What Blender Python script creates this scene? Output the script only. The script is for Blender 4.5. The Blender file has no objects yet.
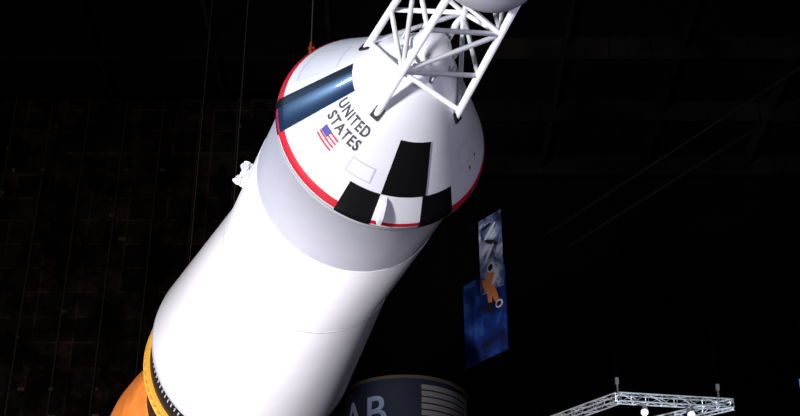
import bpy, bmesh, math, random
from mathutils import Vector, Matrix
random.seed(4)
scene=bpy.context.scene
scene.view_settings.view_transform='Standard'
scene.view_settings.look='None'
PI=math.pi
# ---------------------------------------------------------------- materials
def mat(name,col,rough=.5,metal=0,spec=.5,noise=0,nscale=3.0,emit=None,es=0,coat=0):
    m=bpy.data.materials.new(name); m.use_nodes=True
    nt=m.node_tree; b=nt.nodes['Principled BSDF']
    b.inputs['Base Color'].default_value=(*col,1)
    b.inputs['Roughness'].default_value=rough
    b.inputs['Metallic'].default_value=metal
    b.inputs['Specular IOR Level'].default_value=spec
    b.inputs['Coat Weight'].default_value=coat
    if noise>0:
        tc=nt.nodes.new('ShaderNodeTexCoord'); n=nt.nodes.new('ShaderNodeTexNoise')
        n.inputs['Scale'].default_value=nscale; n.inputs['Detail'].default_value=5
        r=nt.nodes.new('ShaderNodeValToRGB')
        r.color_ramp.elements[0].color=(*[c*(1-noise) for c in col],1)
        r.color_ramp.elements[1].color=(*[min(1,c*(1+noise*.4)) for c in col],1)
        r.color_ramp.elements[0].position=.3; r.color_ramp.elements[1].position=.65
        nt.links.new(tc.outputs['Object'],n.inputs['Vector'])
        nt.links.new(n.outputs['Fac'],r.inputs['Fac'])
        nt.links.new(r.outputs['Color'],b.inputs['Base Color'])
    if emit:
        b.inputs['Emission Color'].default_value=(*emit,1); b.inputs['Emission Strength'].default_value=es
    return m
M_white=mat('white_paint',(.87,.86,.91),.32,noise=.04,nscale=1.2)
M_cone=mat('capsule_white_paint',(.80,.80,.85),.38,noise=.05,nscale=2)
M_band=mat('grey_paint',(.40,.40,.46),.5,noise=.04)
M_black=mat('gloss_black_paint',(.005,.005,.006),.35)
M_stripe=mat('black_stripe_blue_reflection',(.010,.026,.068),.26,coat=.45)  # black gloss stripe with its blue reflection mixed into the base colour
M_red=mat('red_paint',(.60,.012,.03),.45)
M_letter=mat('lettering_paint',(.04,.04,.045),.5)
M_flagblue=mat('flag_blue',(.06,.06,.35),.5)
M_flagwhite=mat('flag_white',(.8,.7,.78),.5)
M_grey=mat('mid_grey_metal',(.33,.33,.37),.4,.3)
M_lgrey=mat('light_grey_panel',(.55,.55,.62),.5)
M_skirt=mat('skirt_grey',(.45,.45,.50),.5)
M_dark=mat('dark_metal',(.015,.015,.02),.5,.3)
M_yellow=mat('yellow_paint',(.85,.42,.05),.45)
M_orange=mat('orange_insulation',(.86,.28,.05),.6,noise=.25,nscale=1.5)
M_tower=mat('tower_white_paint',(.82,.82,.86),.4)
M_cable=mat('steel_cable',(.12,.10,.09),.5,.5)
M_hook=mat('orange_hook',(.45,.08,.02),.5)
M_truss=mat('aluminium_truss',(.85,.88,.95),.35,.3)
M_lens=mat('lamp_lens',(.8,.8,.9),.3,emit=(.85,.9,1),es=5)

# ---------------------------------------------------------------- helpers
def link(o,parent=None):
    scene.collection.objects.link(o)
    if parent: o.parent=parent
    return o
def empty(name,mw=None):
    e=bpy.data.objects.new(name,None); scene.collection.objects.link(e)
    if mw is not None: e.matrix_world=mw
    return e
def mesh(name,verts,faces,m,parent=None,smooth=False):
    me=bpy.data.meshes.new(name); me.from_pydata([tuple(v) for v in verts],[],faces)
    mats=m if isinstance(m,list) else [m]
    for x in mats: me.materials.append(x)
    if smooth:
        for p in me.polygons: p.use_smooth=True
    me.update()
    return link(bpy.data.objects.new(name,me),parent)
def revolve(name,prof,m,parent=None,segs=144,smooth=True,capa=False,capb=False,sharp=35):
    v=[];f=[]
    for (h,r) in prof:
        for i in range(segs):
            a=2*PI*i/segs; v.append((r*math.cos(a),r*math.sin(a),h))
    for j in range(len(prof)-1):
        for i in range(segs):
            k=(i+1)%segs
            f.append((j*segs+i,j*segs+k,(j+1)*segs+k,(j+1)*segs+i))
    if capa: f.append(tuple(range(segs)))
    if capb: f.append(tuple((len(prof)-1)*segs+i for i in range(segs)))
    o=mesh(name,v,f,m,parent,smooth)
    bm=bmesh.new(); bm.from_mesh(o.data); bmesh.ops.recalc_face_normals(bm,faces=bm.faces)
    for e in bm.edges:
        if len(e.link_faces)==2 and e.calc_face_angle(0)>math.radians(sharp): e.smooth=False
    bm.to_mesh(o.data); bm.free()
    return o
def add_tube(V,F,a,b,r,n=10,r2=None):
    a=Vector(a);b=Vector(b);d=(b-a).normalized()
    t=Vector((0,0,1)) if abs(d.z)<.9 else Vector((1,0,0))
    x=d.cross(t).normalized(); y=d.cross(x)
    if r2 is None:r2=r
    s=len(V)
    for i in range(n):
        c=2*PI*i/n; V.append(a+(x*math.cos(c)+y*math.sin(c))*r)
    for i in range(n):
        c=2*PI*i/n; V.append(b+(x*math.cos(c)+y*math.sin(c))*r2)
    for i in range(n):
        k=(i+1)%n; F.append((s+i,s+k,s+n+k,s+n+i))
    F.append(tuple(s+i for i in range(n))); F.append(tuple(s+n+i for i in range(n)))
def tubes(name,segs,m,parent=None,n=10):
    V=[];F=[]
    for s in segs: add_tube(V,F,s[0],s[1],s[2],n,s[3] if len(s)>3 else None)
    o=mesh(name,V,F,m,parent)
    for p in o.data.polygons: p.use_smooth=len(p.vertices)==4
    return o
def add_box(V,F,c,x,y,z):
    """box at centre c with half-vectors x,y,z"""
    c=Vector(c);s=len(V)
    for i in (-1,1):
        for j in (-1,1):
            for k in (-1,1): V.append(c+x*i+y*j+z*k)
    for q in ((0,1,3,2),(4,6,7,5),(0,4,5,1),(2,3,7,6),(0,2,6,4),(1,5,7,3)): F.append(tuple(s+i for i in q))

# ---------------------------------------------------------------- camera
TH=math.radians(29)
camd=bpy.data.cameras.new('camera'); cam=bpy.data.objects.new('camera',camd)
scene.collection.objects.link(cam)
cam.location=(0,0,1.6); cam.rotation_euler=(PI/2+TH,0,0)
camd.lens=58.5; camd.sensor_width=36; camd.clip_end=300
scene.camera=cam

# ---------------------------------------------------------------- rocket frame
PHI=math.radians(18.3)
O=Vector((-.31,19.28,13.84))          # centre of the capsule's widest rim
a=Vector((-math.sin(PHI),math.cos(PHI),0)); n=-a
U=a.cross(O-Vector((0,0,1.6))).normalized()
if U.x<0: U=-U
Vv=n.cross(U).normalized()
if Vv.z>0: Vv=-Vv
LY=-Vv
R3=Matrix((U,LY,n)).transposed()
MW=Matrix.Translation(O)@R3.to_4x4()
rocket=empty('space_rocket',MW)
def loc2w(p): return MW@Vector(p)

RC=1.95;HC=3.06;CA=math.cos(math.radians(32.5));SA=math.sin(math.radians(32.5));SL=math.hypot(RC,HC)
SHO=[(.13,1.867),(.09,1.888),(.04,1.903),(-.02,1.905),(-.08,1.895)]   # rounded shoulder (h,r)
QS=1-.13/HC
def cp(q,psi,off=0.0):
    t=-math.radians(psi)
    if q<=QS: r=RC*q+off*CA; h=HC*(1-q)+off*SA
    else:
        d=(q-QS)*SL; k=0
        while k<len(SHO)-2:
            L=math.dist(SHO[k],SHO[k+1])
            if d<=L: break
            d-=L;k+=1
        A=SHO[k];B=SHO[k+1];L=math.dist(A,B);f=min(1,d/L)
        h=A[0]+(B[0]-A[0])*f;r=A[1]+(B[1]-A[1])*f
        nx,nh=(A[0]-B[0])/L,(B[1]-A[1])/L
        r+=nx*off;h+=nh*off
    return Vector((r*math.cos(t),r*math.sin(t),h))
def patch(name,p0,p1,q0,q1,m,off=.006,na=None,parent=rocket,nq=6):
    na=na or max(2,int(abs(p1-p0)/2)+1); V=[];F=[]
    if q1>.94: nq=16
    for j in range(nq+1):
        q=q0+(q1-q0)*j/nq
        for i in range(na+1):
            V.append(cp(q,p0+(p1-p0)*i/na,off))
    for j in range(nq):
        for i in range(na):
            s=j*(na+1)+i; F.append((s,s+1,s+na+2,s+na+1))
    return mesh(name,V,F,m,parent,True)

# capsule
prof=[(-.40,1.66),(-.30,1.78),(-.20,1.85),(-.14,1.88)]+SHO[::-1]
for q in (.9,.8,.7,.6,.5,.4,.3,.24): prof.append((HC*(1-q),RC*q))
prof+=[(HC*.78,.40),(HC*.80,.36),(HC*.83,.34),(HC*.88,.30),(HC*.90,.2),(HC*.905,.02)]
revolve('command_capsule',prof,M_cone,rocket,capa=True,capb=True)
patch('red_ring',0,360,.944,.986,M_red,.006,na=180)
patch('rim_seam',0,360,.9995,1.004,M_grey,.006,na=180)
for nm,p0,p1,q0,q1 in (('check_inner',43,71.5,.54,.825),('check_outer_a',71.5,91,.825,1.0),('check_outer_b',24,45,.825,1.01)):
    patch(nm,p0,p1,q0,q1,M_black,.012)
patch('check_white',45,71.5,.825,.965,M_cone,.010)
# radial stripe
V=[];F=[];N=14
for j in range(N+1):
    q=.51+(1.0-.51)*j/N; hw=.26+(.33-.26)*j/N; da=math.degrees(hw/(RC*q))
    for i in range(9): V.append(cp(q,150.5-da+2*da*i/8,.012))
for j in range(N):
    for i in range(8):
        s=j*9+i; F.append((s,s+1,s+10,s+9))
mesh('radial_stripe',V,F,M_stripe,rocket,True)
V=[];F=[]
for j in range(N+1):
    q=.509+(1.0-.509)*j/N; hw=.26+(.33-.26)*j/N; da=math.degrees(hw/(RC*q))
    for i in range(3): V.append(cp(q,150.5+da*(.50+.54*i/2),.016))
for j in range(N):
    for i in range(2):
        s=j*3+i; F.append((s,s+1,s+4,s+3))
mesh('radial_stripe_dark_edge',V,F,M_black,rocket,True)  # black overlay where the painted blue reflection fades out
# lettering
def lettering(name,txt,ps,pe,qc,h,m,parent,mapper=None,off=.022):
    cu=bpy.data.curves.new(name,'FONT'); cu.body=txt; cu.offset=off; cu.space_character=1.14
    o=bpy.data.objects.new(name,cu); scene.collection.objects.link(o)
    bpy.context.view_layer.update()
    me=bpy.data.meshes.new_from_object(o); bpy.data.objects.remove(o)
    xs=[v.co.x for v in me.vertices]; ys=[v.co.y for v in me.vertices]
    x0,x1,y0,y1=min(xs),max(xs),min(ys),max(ys)
    for v in me.vertices:
        fx=(v.co.x-x0)/(x1-x0); fy=(v.co.y-y0)/(y1-y0)-.5
        if mapper: v.co=mapper(fx,fy)
        else: v.co=cp(qc-fy*h/SL,ps+(pe-ps)*fx,.014)
    me.materials.clear(); me.materials.append(m)
    return link(bpy.data.objects.new(name,me),parent)
lettering('lettering_united','UNITED',135,98,.586,.21,M_letter,rocket)
lettering('lettering_states','STATES',132,98.5,.664,.21,M_letter,rocket)
# flag
for i in range(7):
    q0=.712+.068*i/7; patch('flag_stripe_%d'%i,112,127,q0,q0+.068/7,M_red if i%2==0 else M_flagwhite,.008,na=6)
patch('flag_canton',120,127,.712,.749,M_flagblue,.011,na=4)
patch('plate',80,98,.715,.795,M_lgrey,.006); patch('plate_face',81,97,.721,.789,M_cone,.009)
def outline(nm,p0,p1,q0,q1,w=.003,m=M_lgrey):
    dp=w*150
    patch(nm+'_a',p0,p1,q0,q0+w,m,.006); patch(nm+'_b',p0,p1,q1-w,q1,m,.006)
    patch(nm+'_c',p0,p0+dp/2,q0,q1,m,.006,na=1); patch(nm+'_d',p1-dp/2,p1,q0,q1,m,.006,na=1)
outline('hatch',170,196,.62,.88); outline('window_panel',0,14,.66,.78)
for i,(p,q) in enumerate(((3,.82),(-6,.80))):
    patch('vent_%d'%i,p,p+1.6/q,q,q+.014,M_dark,.008,na=2)
# blade antenna on the checker
V=[];F=[]
pts=[(.965,0),(.83,0),(.85,.10),(.89,.18),(.93,.22),(.965,.16)]
for s in(-1,1):
    for q,off in pts: V.append(cp(q,68+s*.9,off*.85))
k=len(pts)
F=[tuple(range(k)),tuple(range(k,2*k))]+[(i,(i+1)%k,(i+1)%k+k,i+k) for i in range(k)]
mesh('blade_antenna',V,F,M_white,rocket)

# service module etc.  (z negative = toward the tail)
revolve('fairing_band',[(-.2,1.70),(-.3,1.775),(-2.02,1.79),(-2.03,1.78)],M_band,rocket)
revolve('service_module',[(-2.02,1.78),(-2.03,1.80),(-4.85,1.82),(-4.95,1.825),(-10.0,2.43),(-10.25,2.44),(-10.3,2.40),(-10.3,2.28)],M_white,rocket,sharp=50)
revolve('module_seam',[(-4.86,1.815),(-4.86,1.829),(-4.90,1.829),(-4.90,1.815)],M_lgrey,rocket)
revolve('instrument_ring_black',[(-10.28,2.30),(-10.3,2.33),(-11.5,2.30),(-11.55,2.25)],M_dark,rocket)
V=[];F=[]
for i in range(110):
    t=2*PI*i/110; er=Vector((math.cos(t),math.sin(t),0)); et=Vector((-math.sin(t),math.cos(t),0))
    add_box(V,F,er*2.32+Vector((0,0,-10.75)),er*.012,et*.016,Vector((0,0,.09)))
mesh('ring_markers',V,F,M_lgrey,rocket)
revolve('support_ring',[(-11.4,2.25),(-11.4,2.37),(-11.50,2.40),(-11.56,2.32),(-11.76,2.32),(-11.82,2.40),(-11.95,2.37),(-11.95,2.15)],M_yellow,rocket,sharp=20)
revolve('support_ring_black_band',[(-11.57,2.31),(-11.57,2.335),(-11.75,2.335),(-11.75,2.31)],M_dark,rocket)
V=[];F=[]
for i in range(72):
    t=2*PI*i/72; er=Vector((math.cos(t),math.sin(t),0)); et=Vector((-math.sin(t),math.cos(t),0))
    add_box(V,F,er*2.35+Vector((0,0,-11.66)),er*.04,et*.05,Vector((0,0,.085)))
mesh('ring_bolts',V,F,M_yellow,rocket)
revolve('interstage_neck',[(-11.9,2.15),(-12.0,2.10),(-14.2,1.95)],M_dark,rocket)
revolve('orange_stage',[(-13.7,1.60),(-14.0,1.80),(-14.6,2.02),(-15.4,2.24),(-16.4,2.42),(-17.6,2.56),(-19.5,2.62),(-24.6,2.62)],M_orange,rocket,capb=True)

# thruster quads
def quad(i,psi,s):
    t=-math.radians(psi); er=Vector((math.cos(t),math.sin(t),0)); et=Vector((-math.sin(t),math.cos(t),0)); ez=Vector((0,0,1))
    c=er*1.79+ez*(-s); V=[];F=[]
    add_box(V,F,c+er*.04,er*.05,et*.16,ez*.22)
    cc=c+er*.13
    add_box(V,F,cc,er*.06,et*.07,ez*.09)
    for d in (et,-et,ez,-ez):
        add_tube(V,F,cc+d*.05,cc+d*.11+er*.02,.025,12,.035)
        add_tube(V,F,cc+d*.11+er*.02,cc+d*.25+er*.04,.035,12,.085)
    mesh('thruster_quad_%d'%i,V,F,M_white,rocket)
for i,p in enumerate((180,270,-52)): quad(i,p,3.6)

# escape tower
hb=HC*.52; rb=RC*.48; ht=4.75; rt=.745
psis=[103,8,-80,-172]
def leg(i,f):
    t=-math.radians(psis[i%4]); r=rb+(rt-rb)*f; h=hb+(ht-hb)*f
    return Vector((r*math.cos(t),r*math.sin(t),h))
S=[]
for i in range(4):
    S.append((leg(i,-.02),leg(i,1.0),.060))
    for f in (.36,.70): S.append((leg(i,f),leg(i+1,f),.040))
    a0,b0=(i,i+1) if i%2==0 else (i+1,i)
    S.append((leg(b0,.05),leg(a0,.36),.040))
    S.append((leg(a0,.36),leg(b0,.70),.040))
    S.append((leg(b0,.70),leg(a0,.98),.040))
tubes('escape_tower_truss',S,M_tower,rocket,14)
V=[];F=[]
for i in range(4):
    p=leg(i,0); t=-math.radians(psis[i]); er=Vector((math.cos(t),math.sin(t),0)); et=Vector((-math.sin(t),math.cos(t),0)); ez=Vector((0,0,1))
    nn=(er*CA+ez*SA); tt=(er*SA-ez*CA)
    add_box(V,F,p+nn*.01,nn*.03,et*.08,tt*.11)
mesh('tower_foot_clamps',V,F,M_dark,rocket)
revolve('motor_skirt',[(4.66,.0),(4.66,.70),(4.68,.82),(4.78,.86),(4.95,.85),(5.5,.64),(5.6,.60)],M_skirt,rocket,segs=64,capb=False)
revolve('escape_motor',[(5.6,.60),(5.7,.40),(7.8,.38),(11.2,.38),(11.6,.30),(12.1,.1),(12.2,.01)],M_white,rocket,segs=48,capa=True,capb=True)
S=[]
for k in range(4):
    t=PI/4+k*PI/2
    S.append((Vector((.38*math.cos(t),.38*math.sin(t),6.3)),Vector((.80*math.cos(t),.80*math.sin(t),5.55)),.1,.24))
tubes('motor_nozzles',S,M_grey,rocket,20)
S=[(cp(.24,-170+k*45,.02),cp(.24,-170+k*45,.02)+Vector((0,0,.25)),.035) for k in range(8)]
tubes('nose_fittings',S,M_grey,rocket)

CEIL=33.0; CT=32.05
w1=loc2w((1.905*math.cos(-math.radians(200)),1.905*math.sin(-math.radians(200)),.02))
w2=loc2w((-1.82,0,-5.0)); w3=loc2w((-2.18,0,-8.4))
def wl(p): return MW.inverted()@p
S=[]
for p,r in((w1+Vector((0,0,.15)),.014),(w2,.009),(w3,.008)):
    S.append((wl(p),wl(Vector((p.x,p.y,CT))),r))
tubes('suspension_cables',S,M_cable,rocket,8)
S=[(wl(w1),wl(w1+Vector((0,0,.24))),.045,.025),(wl(w1+Vector((-.05,0,.10))),wl(w1+Vector((.06,0,.10))),.035)]
tubes('lifting_hook',S,M_hook,rocket)

# ---------------------------------------------------------------- room
def boxobj(name,lo,hi,m,parent=None):
    lo=Vector(lo);hi=Vector(hi);V=[];F=[];h=(hi-lo)/2
    add_box(V,F,(lo+hi)/2,Vector((h.x,0,0)),Vector((0,h.y,0)),Vector((0,0,h.z)))
    return mesh(name,V,F,m,parent)
def wallmat(name,base,hi,warm):
    m=bpy.data.materials.new(name); m.use_nodes=True; nt=m.node_tree; b=nt.nodes['Principled BSDF']
    b.inputs['Roughness'].default_value=.85; b.inputs['Specular IOR Level'].default_value=.1
    tc=nt.nodes.new('ShaderNodeTexCoord'); br=nt.nodes.new('ShaderNodeTexBrick')
    mp=nt.nodes.new('ShaderNodeMapping'); mp.inputs['Rotation'].default_value=(PI/2,0,0)
    br.offset=0; br.inputs['Scale'].default_value=1; br.inputs['Brick Width'].default_value=1.55; br.inputs['Row Height'].default_value=1.05
    br.inputs['Mortar Size'].default_value=.06; br.inputs['Mortar Smooth'].default_value=.6
    br.inputs['Color1'].default_value=(*base,1); br.inputs['Color2'].default_value=(*hi,1); br.inputs['Mortar'].default_value=(*warm,1)
    no=nt.nodes.new('ShaderNodeTexNoise'); no.inputs['Scale'].default_value=.7; no.inputs['Detail'].default_value=9; no.inputs['Roughness'].default_value=.75
    r=nt.nodes.new('ShaderNodeValToRGB'); r.color_ramp.elements[0].position=.45; r.color_ramp.elements[1].position=.66
    mx=nt.nodes.new('ShaderNodeMix'); mx.data_type='RGBA'; mx.blend_type='MULTIPLY'; mx.inputs[0].default_value=1
    L=nt.links.new
    L(tc.outputs['Object'],mp.inputs['Vector']); L(mp.outputs[0],br.inputs['Vector']); L(tc.outputs['Object'],no.inputs['Vector'])
    L(no.outputs['Fac'],r.inputs['Fac']); L(br.outputs['Color'],mx.inputs[6]); L(r.outputs['Color'],mx.inputs[7]); L(mx.outputs[2],b.inputs['Base Color'])
    return m
M_wall=wallmat('dark_acoustic_wall',(.007,.006,.006),(.026,.019,.017),(.045,.032,.026))
M_blackwall=mat('black_drape',(.002,.002,.0024),.95,spec=.02)
M_floor=mat('dark_polished_floor',(.02,.02,.023),.35,noise=.3,nscale=.5)
M_ceil=mat('black_ceiling',(.0018,.0018,.002),.9,spec=.02)
X0,X1,Y0,Y1=-34,34,-12,54
boxobj('floor',(X0,Y0,-.3),(X1,Y1,0),M_floor)
boxobj('ceiling',(X0,Y0,CEIL),(X1,Y1,CEIL+.3),M_ceil)
boxobj('wall_left',(X0-.3,Y0,0),(X0,Y1,CEIL),M_blackwall)
boxobj('wall_right',(X1,Y0,0),(X1+.3,Y1,CEIL),M_blackwall)
boxobj('wall_front',(X0,Y0-.3,0),(X1,Y0,CEIL),M_blackwall)
boxobj('wall_back',(X0,Y1,0),(X1,Y1+.3,CEIL),M_blackwall)
# tall partition of acoustic panels behind the rocket, standing on the floor, with bracing ribs
YP=45.5
pt=empty('acoustic_panelling')
boxobj('panel_face',(-30,YP,.01),(-4.5,YP+.2,CT),M_wall,pt)
V=[];F=[]
for i in range(17):
    x=-30+i*1.55
    add_box(V,F,(x,YP-.05,CT/2),Vector((.03,0,0)),Vector((0,.05,0)),Vector((0,0,CT/2-.02)))
mesh('panel_ribs',V,F,mat('rib_paint',(.010,.008,.007),.8),pt)
V=[];F=[]
for i in range(17):
    for j in range(30):
        if random.random()<.22:
            add_box(V,F,(-30+i*1.55+random.uniform(-.1,.5),YP-.06,j*1.05+.2),Vector((random.uniform(.05,.15),0,0)),Vector((0,.04,0)),Vector((0,0,random.uniform(.03,.07))))
mesh('panel_brackets',V,F,mat('bracket_metal',(.09,.065,.05),.5,.3,noise=.8,nscale=.8),pt)
V=[];F=[]
for i in range(14):
    y=Y0+4+i*4.6
    add_box(V,F,(0,y,CEIL-.45),Vector((33.9,0,0)),Vector((0,.10,0)),Vector((0,0,.44)))
for i in range(15):
    x=X0+3+i*4.7
    add_box(V,F,(x,20.5,CEIL-.3),Vector((.08,0,0)),Vector((0,32,0)),Vector((0,0,.29)))
mesh('ceiling_beams',V,F,mat('beam_paint',(.0065,.0055,.005),.9,spec=.03,noise=.85,nscale=.35))
S=[((7.9-2.2,40.8+3.6,24),(12.4+2.6,33.5-4.2,24),.05),((7.9-2.2,40.8+3.6,25.1),(12.4+2.6,33.5-4.2,25.1),.04)]
for k in range(9):
    f=k/8; p=Vector((5.7,44.4,24)).lerp(Vector((15,29.3,24)),f); S.append((p,Vector((p.x,p.y,CT)),.02))
tubes('ceiling_catwalk_rail',S,mat('rail_black',(.005,.005,.005),.8,spec=.05))

# ---------------------------------------------------------------- space banners
def spacemat(name,kind):
    m=bpy.data.materials.new(name); m.use_nodes=True; nt=m.node_tree; b=nt.nodes['Principled BSDF']; b.inputs['Roughness'].default_value=.6
    tc=nt.nodes.new('ShaderNodeTexCoord'); n1=nt.nodes.new('ShaderNodeTexNoise'); n1.inputs['Scale'].default_value=1.1; n1.inputs['Detail'].default_value=8; n1.inputs['Distortion'].default_value=.8
    r=nt.nodes.new('ShaderNodeValToRGB'); e=r.color_ramp.elements
    if kind=='earth':
        e[0].position=.38; e[0].color=(.002,.006,.04,1); e[1].position=.72; e[1].color=(.04,.13,.42,1); x=e.new(.54); x.color=(.003,.022,.17,1)
    else:
        n1.inputs['Scale'].default_value=1.8
        e[0].position=.36; e[0].color=(.01,.015,.05,1); e[1].position=.66; e[1].color=(.60,.62,.75,1); x=e.new(.5); x.color=(.09,.12,.26,1)
    nt.links.new(tc.outputs['Object'],n1.inputs['Vector']); nt.links.new(n1.outputs['Fac'],r.inputs['Fac']); nt.links.new(r.outputs['Color'],b.inputs['Base Color'])
    return m
ban=empty('space_mural_banner')
D=Vector((.6,-.8,0)).normalized(); Nn=Vector((-.8,-.6,0)); Z=Vector((0,0,1))
C0=Vector((2.72,38,17.2))
def panel(nm,cx,cz,w,h,m,off=0):
    V=[];F=[]; add_box(V,F,C0+D*cx+Z*cz+Nn*off,D*w/2,Z*h/2,Nn*.02); return mesh(nm,V,F,m,ban)
panel('earth_panel',0,1.5,2.05,2.9,spacemat('earth_print','earth'))
panel('station_panel',.45,3.6,1.10,2.7,spacemat('station_print','st'),.05)
M_suit=mat('printed_orange',(.65,.20,.06),.6)
M_pw=mat('printed_white',(.6,.61,.7),.6)
M_pb=mat('printed_black',(.01,.01,.015),.6)
def disc(nm,cx,cz,rx,rz,m,off,ang=0):
    V=[];
    for i in range(24):
        t=2*PI*i/24; x=rx*math.cos(t); z=rz*math.sin(t)
        V.append(C0+D*(cx+x*math.cos(ang)-z*math.sin(ang))+Z*(cz+.45+x*math.sin(ang)+z*math.cos(ang))+Nn*off)
    return mesh(nm,V,[tuple(range(24))],m,ban)
disc('suit_torso',.42,2.15,.24,.36,M_suit,.08,.15); disc('suit_arm',.20,2.0,.10,.34,M_suit,.081,.5); disc('suit_arm_b',.66,2.2,.09,.30,M_pw,.081,-.6)
disc('suit_helmet',.46,2.60,.20,.19,M_pw,.082); disc('suit_visor',.43,2.60,.12,.12,M_pb,.084); disc('backpack',.62,2.35,.15,.25,M_pw,.079)
disc('suit_leg',.36,1.65,.12,.36,M_suit,.083,.05); disc('suit_leg_b',.60,1.60,.12,.36,M_suit,.083,.35); disc('dish',.30,1.22,.24,.18,M_pb,.084); disc('dish_b',.80,1.2,.18,.14,M_pw,.085); disc('dish_c',.78,1.2,.12,.09,M_pb,.087)
for i,(cx,cz,an) in enumerate(((.45,3.9,.7),(.5,3.5,-.5),(.4,3.15,.9),(.3,4.15,.2))):
    disc('station_bit_%d'%i,cx,cz,.40 if i<3 else .25,.07,M_pb if i%2 else M_pw,.08,an)
p1=C0+D*.1+Z*4.9; p2=C0+D*.9+Z*4.9
tubes('banner_cables',[(p1,Vector((p1.x,p1.y,CT)),.006),(p2,Vector((p2.x,p2.y,CT)),.006)],M_dark,ban)

# ---------------------------------------------------------------- round lab sign
dr=empty('round_lab_sign',Matrix.Translation((.14,38,13.48)))
M_navy=mat('navy_sign',(.006,.008,.018),.5); M_tan=mat('sign_trim',(.05,.035,.025),.5)
RD=1.90
revolve('drum_shell',[(0,RD),(2.45,RD)],M_navy,dr,96,capa=True,capb=True,sharp=30)
revolve('drum_trim',[(2.38,RD+.01),(2.38,RD+.04),(2.47,RD+.04),(2.47,RD-.03)],M_tan,dr,96)
def drum_pt(t,z,off=.02): return Vector(((RD+off)*math.sin(t),-(RD+off)*math.cos(t),z))
def lab(fx,fy): return drum_pt(-1.5+1.22*fx,1.40+fy*.98)
lettering('lettering_lab','LAB',0,0,0,0,mat('sign_letters',(.14,.17,.24),.5),dr,mapper=lab,off=.01)
V=[];F=[]
for j in range(9):
    z0=.45+j*.2; z1=z0+.155
    s=len(V)
    for i in range(15):
        t=.26+1.2*i/14; V.append(drum_pt(t,z0)); V.append(drum_pt(t,z1))
    for i in range(14): F.append((s+2*i,s+2*i+2,s+2*i+3,s+2*i+1))
mesh('slatted_panel',V,F,mat('slat_grey',(.12,.11,.11),.5),dr)
S=[]
for k in range(4):
    t=PI/4+k*PI/2; p=Vector((1.8*math.sin(t),1.8*math.cos(t),2.45)); S.append((p,Vector((p.x,p.y,CT-13.48)),.005))
tubes('sign_cables',S,M_dark,dr,6)

# ---------------------------------------------------------------- lighting truss
tr=empty('lighting_truss')
def boxtruss(nm,A,B,w=.24,r=.022,bay=.40):
    A=Vector(A);B=Vector(B);d=(B-A);L=d.length;d.normalize();s=d.cross(Z).normalized()
    cs=[s*w/2+Z*w/2,-s*w/2+Z*w/2,-s*w/2-Z*w/2,s*w/2-Z*w/2]
    S=[(A+c,B+c,r) for c in cs]; nb=max(1,int(L/bay))
    for k in range(nb+1):
        p=A+d*(L*k/nb)
        for i in range(4):
            S.append((p+cs[i],p+cs[(i+1)%4],r*.5))
            if k<nb:
                p2=A+d*(L*(k+1)/nb)
                S.append((p+cs[i],p2+cs[(i+1)%4],r*.5) if k%2 else (p+cs[(i+1)%4],p2+cs[i],r*.5))
    return tubes(nm,S,M_truss,tr,6)
TA=Vector((6.04,34,14.44));TB=Vector((9.30,34.5,14.44));d1=Vector((-1.68,2.0,0));d2=Vector((-1.94,1.5,0))
TD=TA+d1*2.2; TC=TB+d2*2.6
boxtruss('truss_near',TA,TB); boxtruss('truss_side_a',TA,TD); boxtruss('truss_side_b',TB,TC); boxtruss('truss_far',TD,TC)
S=[]
HP=[TA,TB-Vector((.35,0,0)),TD,TC]
for p in HP: S.append((p,Vector((p.x,p.y,CT)),.004))
tubes('truss_cables',S,M_dark,tr,6)
V=[];F=[]
for p in HP[:2]:
    add_box(V,F,p+Z*.50,Vector((.045,0,0)),Vector((0,.045,0)),Vector((0,0,.09)))
    add_box(V,F,p+Z*.26,Vector((.02,0,0)),Vector((0,.02,0)),Vector((0,0,.16)))
mesh('chain_hoists',V,F,mat('hoist_grey',(.12,.12,.13),.5),tr)
def par(nm,p,aim):
    p=Vector(p);d=(Vector(aim)-p).normalized(); V=[];F=[]
    add_tube(V,F,p-d*.22,p+d*.12,.08,16,.11); add_tube(V,F,p+Z*.30,p,.015,6)
    add_tube(V,F,p+Z*.16+Vector((-.11,0,0)),p+Z*.16+Vector((.11,0,0)),.012,6)
    mesh(nm,V,F,M_grey,tr)
    V=[];F=[]; add_tube(V,F,p+d*.121,p+d*.128,.08,16); mesh(nm+'_lens',V,F,M_lens,tr)
par('par_light_a',TA.lerp(TB,.22)-Z*.34,(3,20,3)); par('par_light_b',TA.lerp(TD,.30)-Z*.34,(3,24,3))
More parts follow.
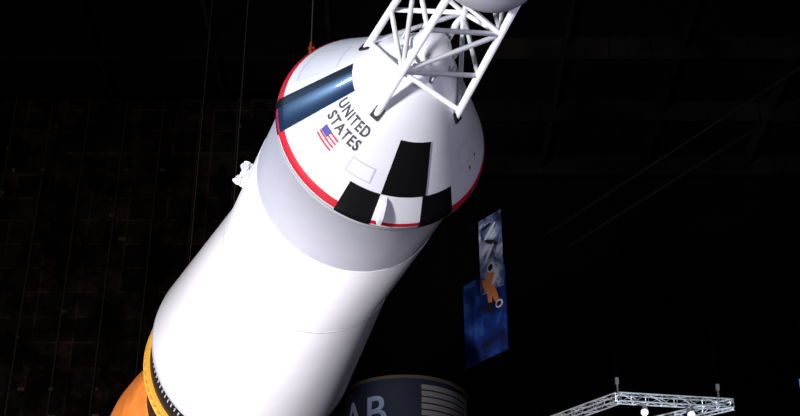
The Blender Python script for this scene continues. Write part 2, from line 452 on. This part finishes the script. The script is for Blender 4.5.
par('par_light_c',TB.lerp(TC,.22)-Z*.34,(7,20,2)); par('par_light_d',TA.lerp(TB,.62)-Z*.34,(8,20,3))
V=[];F=[]; add_box(V,F,(12.06,36,15.5),Vector((.28,0,0)),Vector((0,.04,0)),Vector((0,0,.28)))
scr=empty('hanging_blue_screen'); mesh('screen_face',V,F,mat('screen_blue',(.02,.08,.3),.5,emit=(.08,.3,.9),es=.5),scr)
tubes('screen_cable',[((12.06,36.06,15.7),(12.06,36.06,CT),.006)],M_dark,scr,6)

# ---------------------------------------------------------------- lights
def spot(name,loc,aim,power,ang,col=(1,1,1),rad=.5,blend=.5):
    l=bpy.data.lights.new(name,'SPOT'); l.energy=power; l.spot_size=math.radians(ang); l.spot_blend=blend; l.color=col; l.shadow_soft_size=rad
    o=bpy.data.objects.new(name,l); scene.collection.objects.link(o); o.location=loc
    o.rotation_euler=(Vector(aim)-Vector(loc)).to_track_quat('-Z','Y').to_euler(); return o
spot('key_spotlight',(-15,1,5),(-2,21,13.8),32000,40,(1,.985,1),1.2)
spot('fill_spotlight',(8,2,3),(-1,22,13.8),4600,44,(.78,.76,1),1.5)
spot('added_uplight',(-10,20,2),(-3,26,13.8),10000,60,(1,.97,1),1.0)  # extra unseen uplight, added to whiten the cylinder's underside
spot('added_orange_stage_light',(-14,27,6),(-6,36,14.0),4200,36,(1,.93,.85),.6)  # unseen lamp added to brighten the orange stage
spot('blue_spotlight',(-16,14,22),(-.5,19.5,14),3200,30,(.35,.6,1),.6)
spot('added_truss_light',(8,31,9),(7.5,35.5,14.6),2000,60,(.80,.90,1),.4)  # added local lamp below the truss, keeps its metal bright
spot('banner_spotlight',(-3,30,10),(2.6,38,19.8),1500,32,(.9,.93,1),.3)
spot('wall_spotlight',(-13,26,10),(-13,45.5,23),4600,105,(1,.76,.64),1.0,.9)
spot('sign_spotlight',(2,28,6),(.3,36,14.8),450,30,(.9,.9,1),.3)
w=bpy.data.worlds.new('world'); scene.world=w; w.use_nodes=True
w.node_tree.nodes['Background'].inputs[0].default_value=(.3,.3,.4,1); w.node_tree.nodes['Background'].inputs[1].default_value=.008
